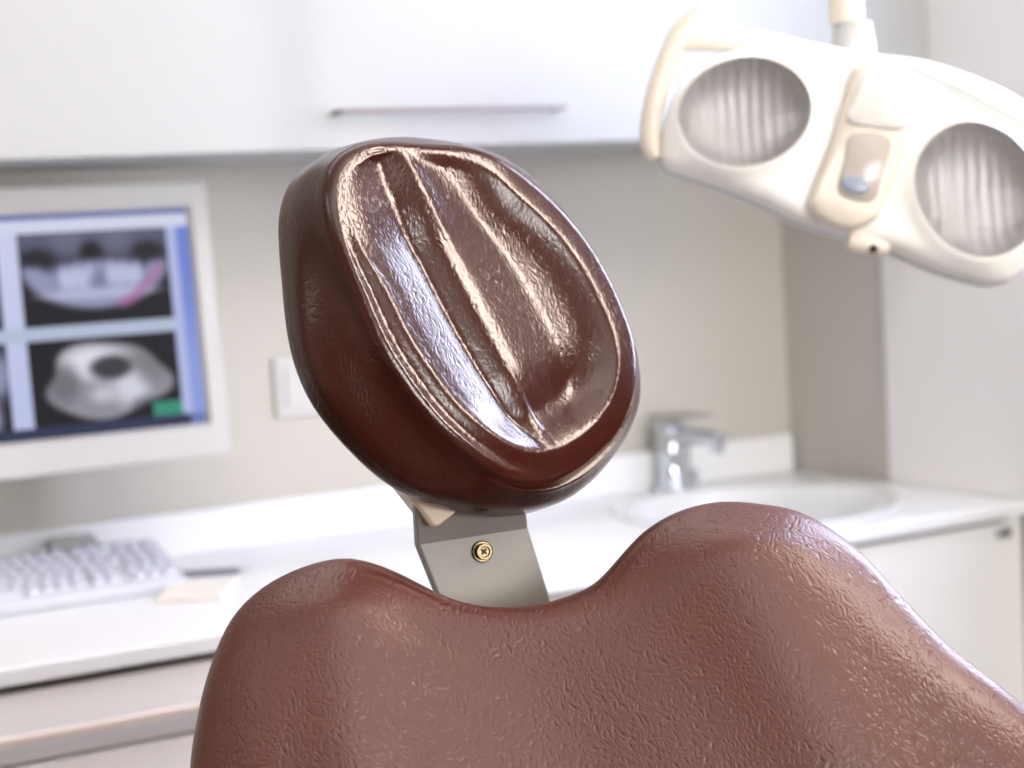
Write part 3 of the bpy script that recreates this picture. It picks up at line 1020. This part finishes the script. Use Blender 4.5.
OUT = [(661, 156), (663, 135), (670, 108), (680, 88), (697, 70), (725, 54), (761, 45), (800, 42), (835, 47), (874, 59), (921, 78), (975, 111), (1020, 142), (1046, 168), (1057, 200), (1050, 234), (1030, 262), (1010, 281), (995, 285), (976, 282), (936, 270), (890, 250), (843, 235), (804, 223), (757, 202), (714, 185), (680, 174), (666, 168)]
lo = [(p.x, p.y) for p in catmull([(x, y) for x, y in OUT], 5)]


def ellipse(cx, cy, ra, rb_, ang, n=64, k=1.):
    ca, sa = math.cos(ang), math.sin(ang)
    return [(cx + k * (ra * math.cos(2 * PI * i / n) * ca - rb_ * math.sin(2 * PI * i / n) * sa), cy + k * (ra * math.cos(2 * PI * i / n) * sa + rb_ * math.sin(2 * PI * i / n) * ca)) for i in range(n)]


LENS = [(742, 115.5, 66, 54, math.radians(-11)), (972, 192, 69, 60, math.radians(62))]


def ell_d(x, y, L):
    cx, cy, ra, rb_, an = L
    dx, dy = x - cx, y - cy
    u = dx * math.cos(an) + dy * math.sin(an); v = -dx * math.sin(an) + dy * math.cos(an)
    k = math.hypot(u / ra, v / rb_)
    return (k - 1) * (ra + rb_) / 2


def poly_d(x, y):
    p = Vector((x, y)); best = 1e9
    n = len(lo)
    for i in range(n):
        q, _ = seg_d(p, lo[i], lo[(i + 1) % n])
        best = min(best, q)
    return best


def lamp_w(x, y):
    d = poly_d(x, y)
    k = min(d / 20, 1)
    w = .020 * math.sqrt(max(0, 1 - (1 - k) ** 2))
    # hollow between the two heads
    w -= .012 * math.exp(-((x - 862) * .95 + (y - 150) * .31) ** 2 / 42 ** 2) * sm(d / 18)
    for L in LENS:
        e = ell_d(x, y, L)
        w += .007 * math.exp(-(max(e, 0) / 9) ** 2)
    return w


lamp = root('dental_lamp', tuple(lc(857, 150, -.03)), 'white two headed dental operating lamp hanging from the ceiling, beige handle', 'lamp')
dense = []
for gx in range(655, 1062, 7):
    for gy in range(38, 290, 7):
        p = (gx + (gy % 2) * 3.5, gy)
        c = False; n = len(lo)
        for i in range(n):
            a, b_ = lo[i], lo[(i + 1) % n]
            if (a[1] > p[1]) != (b_[1] > p[1]) and p[0] < (b_[0] - a[0]) * (p[1] - a[1]) / (b_[1] - a[1]) + a[0]: c = not c
        if c and poly_d(*p) > 5 and all(ell_d(*p, L) > 4 for L in LENS): dense.append(p)
for off_ in (1.5, 4, 8, 13):
    cx = sum(p[0] for p in lo) / len(lo)
    for i in range(len(lo)):
        a = Vector(lo[i - 1]); b_ = Vector(lo[(i + 1) % len(lo)]); t = (b_ - a).normalized()
        q = Vector(lo[i]) + Vector((-t.y, t.x)) * off_
        if all(ell_d(q.x, q.y, L) > 3 for L in LENS) and poly_d(q.x, q.y) > off_ * .9: dense.append((q.x, q.y))
for L in LENS:
    for k in (1.03, 1.08, 1.14):
        for q in ellipse(*L, n=64, k=k):
            if poly_d(*q) > 2: dense.append(q)
holes = [ellipse(*L) for L in LENS]
FRONT_T = .012
hz = plate_with_holes(lo, holes, lambda p, d: lc(p[0], p[1], (lamp_w(p[0], p[1]) if d == 0 else -.012)), 1, dense)
obj('housing', hz, M['lampwhite'], lamp, sharp=60)

# rear shell, standing out above the right head
rs = []
for x, y in lo:
    y_lim = (150 + (x - 857) * .33) - y
    sh = 44 * sm((x - 800) / 230) * max(0, min(1, y_lim / 50))
    rs.append((x + sh * .35, y - sh))
rings = [[lc(862 + (x - 862) * .985, 165 + (y - 165) * .97, -.030) for x, y in rs], [lc(x, y, -.034) for x, y in rs], [lc(x, y, -.042) for x, y in rs],
         [lc(862 + (x - 862) * .94, 155 + (y - 155) * .9, -.062) for x, y in rs], [lc(862 + (x - 862) * .6, 155 + (y - 155) * .5, -.072) for x, y in rs]]
obj('rear_shell', MB().loft(rings), M['lampwhite'], lamp, sharp=50)

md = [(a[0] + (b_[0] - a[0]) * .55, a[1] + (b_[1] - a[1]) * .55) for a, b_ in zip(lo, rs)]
obj('shade_band', MB().loft([[lc(862 + (x - 862) * .98, 165 + (y - 165) * .97, -.0128) for x, y in md], [lc(x, y, -.017) for x, y in md], [lc(x, y, -.0298) for x, y in md]]), M['shadeband'], lamp, sharp=50)  # grey-green strip painting in the shade between front and rear shell
for L in LENS:
    rings = []
    for k, w in ((1.0, .0262), (.985, .020), (.96, .012), (.85, .0), (.65, -.0065), (.4, -.010), (.15, -.0115), (.001, -.0117)):
        rings.append([lc(x, y, w) for x, y in ellipse(*L, n=72, k=k)])
    rf = obj('reflector', MB().loft(rings, False, False), M['reflector'], lamp, sharp=180)
    rings = []
    for k, w in ((.001, .030), (.3, .0295), (.6, .0278), (.85, .0248), (.965, .022), (.965, .020), (.85, .0228), (.6, .0258), (.3, .0275), (.001, .028)):
        rings.append([lc(x, y, w) for x, y in ellipse(*L, n=72, k=k)])
    obj('cover_glass', MB().loft(rings, False, False), M['glass'], lamp, sharp=180)

# console between the heads


def pad_poly(poly, w0, w1, ins, n=4, round_=True):
    pl = [(p.x, p.y) for p in catmull(poly, n)] if round_ else poly
    cx = sum(p[0] for p in pl) / len(pl); cy = sum(p[1] for p in pl) / len(pl)
    rings = []
    for k, t in ((0, 0), (0, .6), (.35, .88), (1, 1)):
        s = ins * k
        ring = []
        for x, y in pl:
            d = math.hypot(x - cx, y - cy)
            q = max(0.1, 1 - s / d)
            ring.append(lc(cx + (x - cx) * q, cy + (y - cy) * q, w0 + (w1 - w0) * t))
        rings.append(ring)
    return MB().loft(rings)


CON = [(852, 74), (866, 66), (890, 69), (908, 79), (914, 93), (907, 125), (894, 175), (880, 208), (868, 225), (843, 233), (818, 224), (806, 211), (811, 192), (828, 148), (842, 105)]
con = obj('console', pad_poly(CON, -.008, .034, 7), M['lampbeige'], lamp, sharp=50)
con['label'] = 'beige control console between the two lamp heads'
obj('console_cover', pad_poly([(857, 80), (880, 75), (906, 88), (908, 98), (899, 132), (870, 133), (841, 126), (847, 106)], .030, .0385, 4), M['lamppanel'], con, sharp=50)
obj('control_window', pad_poly([(846, 138), (884, 143), (876, 178), (868, 203), (846, 203), (832, 193), (838, 165)], .030, .0365, 2), M['lampwindow'], con, sharp=50)
obj('switch_disc', pad_poly(ellipse(848.5, 189, 14, 9, .25, 20), .034, .039, 2, 2), M['lampblue'], con, sharp=50)

# handle: a curved grip on the left and its arm along the top
hp = catmull([(697, 8), (683, 27), (669, 56), (658, 88), (652, 118), (651, 140), (656, 158)], 6, closed=False)
nH = len(hp)
mbh = MB(); rings = []
for i, p in enumerate(hp):
    t = i / (nH - 1)
    tg = (hp[min(i + 1, nH - 1)] - hp[max(i - 1, 0)]).normalized(); nr = Vector((-tg.y, tg.x))
    wd = 4 + 6.8 * sm(t / .25) - 2.0 * sm((t - .85) / .15)
    rings.append([lc(p.x + nr.x * wd * math.cos(2 * PI * k / 14), p.y + nr.y * wd * math.cos(2 * PI * k / 14), .004 - .012 * t + .011 * math.sin(2 * PI * k / 14)) for k in range(14)])
mbh.loft(rings)
hp = catmull([(680, 38), (700, 37), (730, 38), (765, 39), (800, 42), (838, 49)], 5, closed=False)
rings = []
nH = len(hp)
for i, p in enumerate(hp):
    t = i / (nH - 1)
    wd = 12.5 - 2 * t - 6 * sm((t - .5) / .5)
    rings.append([lc(p.x, p.y + wd * math.cos(2 * PI * k / 14), -.006 - .018 * t + .010 * math.sin(2 * PI * k / 14)) for k in range(14)])
mbh.loft(rings)
o = obj('handle', mbh, M['lampbeige'], lamp, sharp=60)
o['label'] = 'beige curved handle'

# suspension
j0 = lc(860, 60, -.035); upv = Vector((0, 0, 1))
obj('swivel', MB().lathe(j0, upv, [(0, -.01), (.024, -.01), (.023, .02), (.0195, .044), (0, .044)], 32), M['lampgrey'], lamp)
ctop = 2.7 - j0.z
obj('suspension_arm', MB().lathe(j0 + Vector((-.008, 0, 0)), upv, [(0, .0442), (.0185, .0442), (.0185, .07), (.016, .09), (.016, ctop - .05), (.06, ctop - .03), (.07, ctop - .001), (0, ctop - .001)], 32), M['lampbeige'], lamp, sharp=30)
# knob under the console
ka, kb2 = lc(846, 240, .004), lc(889, 249, .004)
kd = kb2 - ka
obj('pivot_knob', MB().tube([ka - kd * .02, ka + kd * .04, ka + kd * .25, ka + kd * .6, ka + kd * .95, kb2], [.003, .010, .0125, .0105, .0085, .003], 18), M['lampbeige'], lamp)
obj('screw', MB().lathe(lc(871, 249, .013), cdir(Vector((.1, -.35, .9))), [(0, 0), (.0042, 0), (.0042, .003), (.002, .004), (0, .003)], 20), M['dark'], lamp)

# ------------------------------------------------------------------ light


def area(name, loc, rot, sx, sy, col, power, spread=180):
    l = bpy.data.lights.new(name, 'AREA'); l.shape = 'RECTANGLE'; l.size = sx; l.size_y = sy
    l.color = col; l.energy = power; l.spread = math.radians(spread)
    o = bpy.data.objects.new(name, l); COL.objects.link(o); o.location = loc; o.rotation_euler = rot
    return o


area('ceiling_fill', (.35, -.45, CZ - .02), (0, 0, 0), 2.2, 1.4, (1, .97, .93), 17)  # unseen light, added for general fill and the backrest sheen
area('ceiling_fill', (-1.5, .7, CZ - .02), (0, 0, 0), 1.2, 1.2, (1, .97, .93), 14)  # unseen light, added as fill for the headrest's left side
area('worktop_fill', (.9, 1.80, CZ - .02), (0, 0, 0), 2.0, .12, (1, .97, .94), 5, 100)  # unseen strip, added to brighten the worktop front
area('front_fill_light', (1.0, FY + .05, 1.55), (PI / 2, 0, 0), 1.9, 1.0, (1, .975, .945), 120)  # fill light added behind the camera, no window modelled there

w = bpy.data.worlds.new('world'); scn.world = w; w.use_nodes = True
w.node_tree.nodes['Background'].inputs[0].default_value = (.8, .88, 1, 1)
w.node_tree.nodes['Background'].inputs[1].default_value = .6

vs_ = scn.view_settings
vs_.view_transform = 'Standard'; vs_.look = 'None'; vs_.gamma = 1; vs_.use_curve_mapping = False
vs_.exposure = -0.18
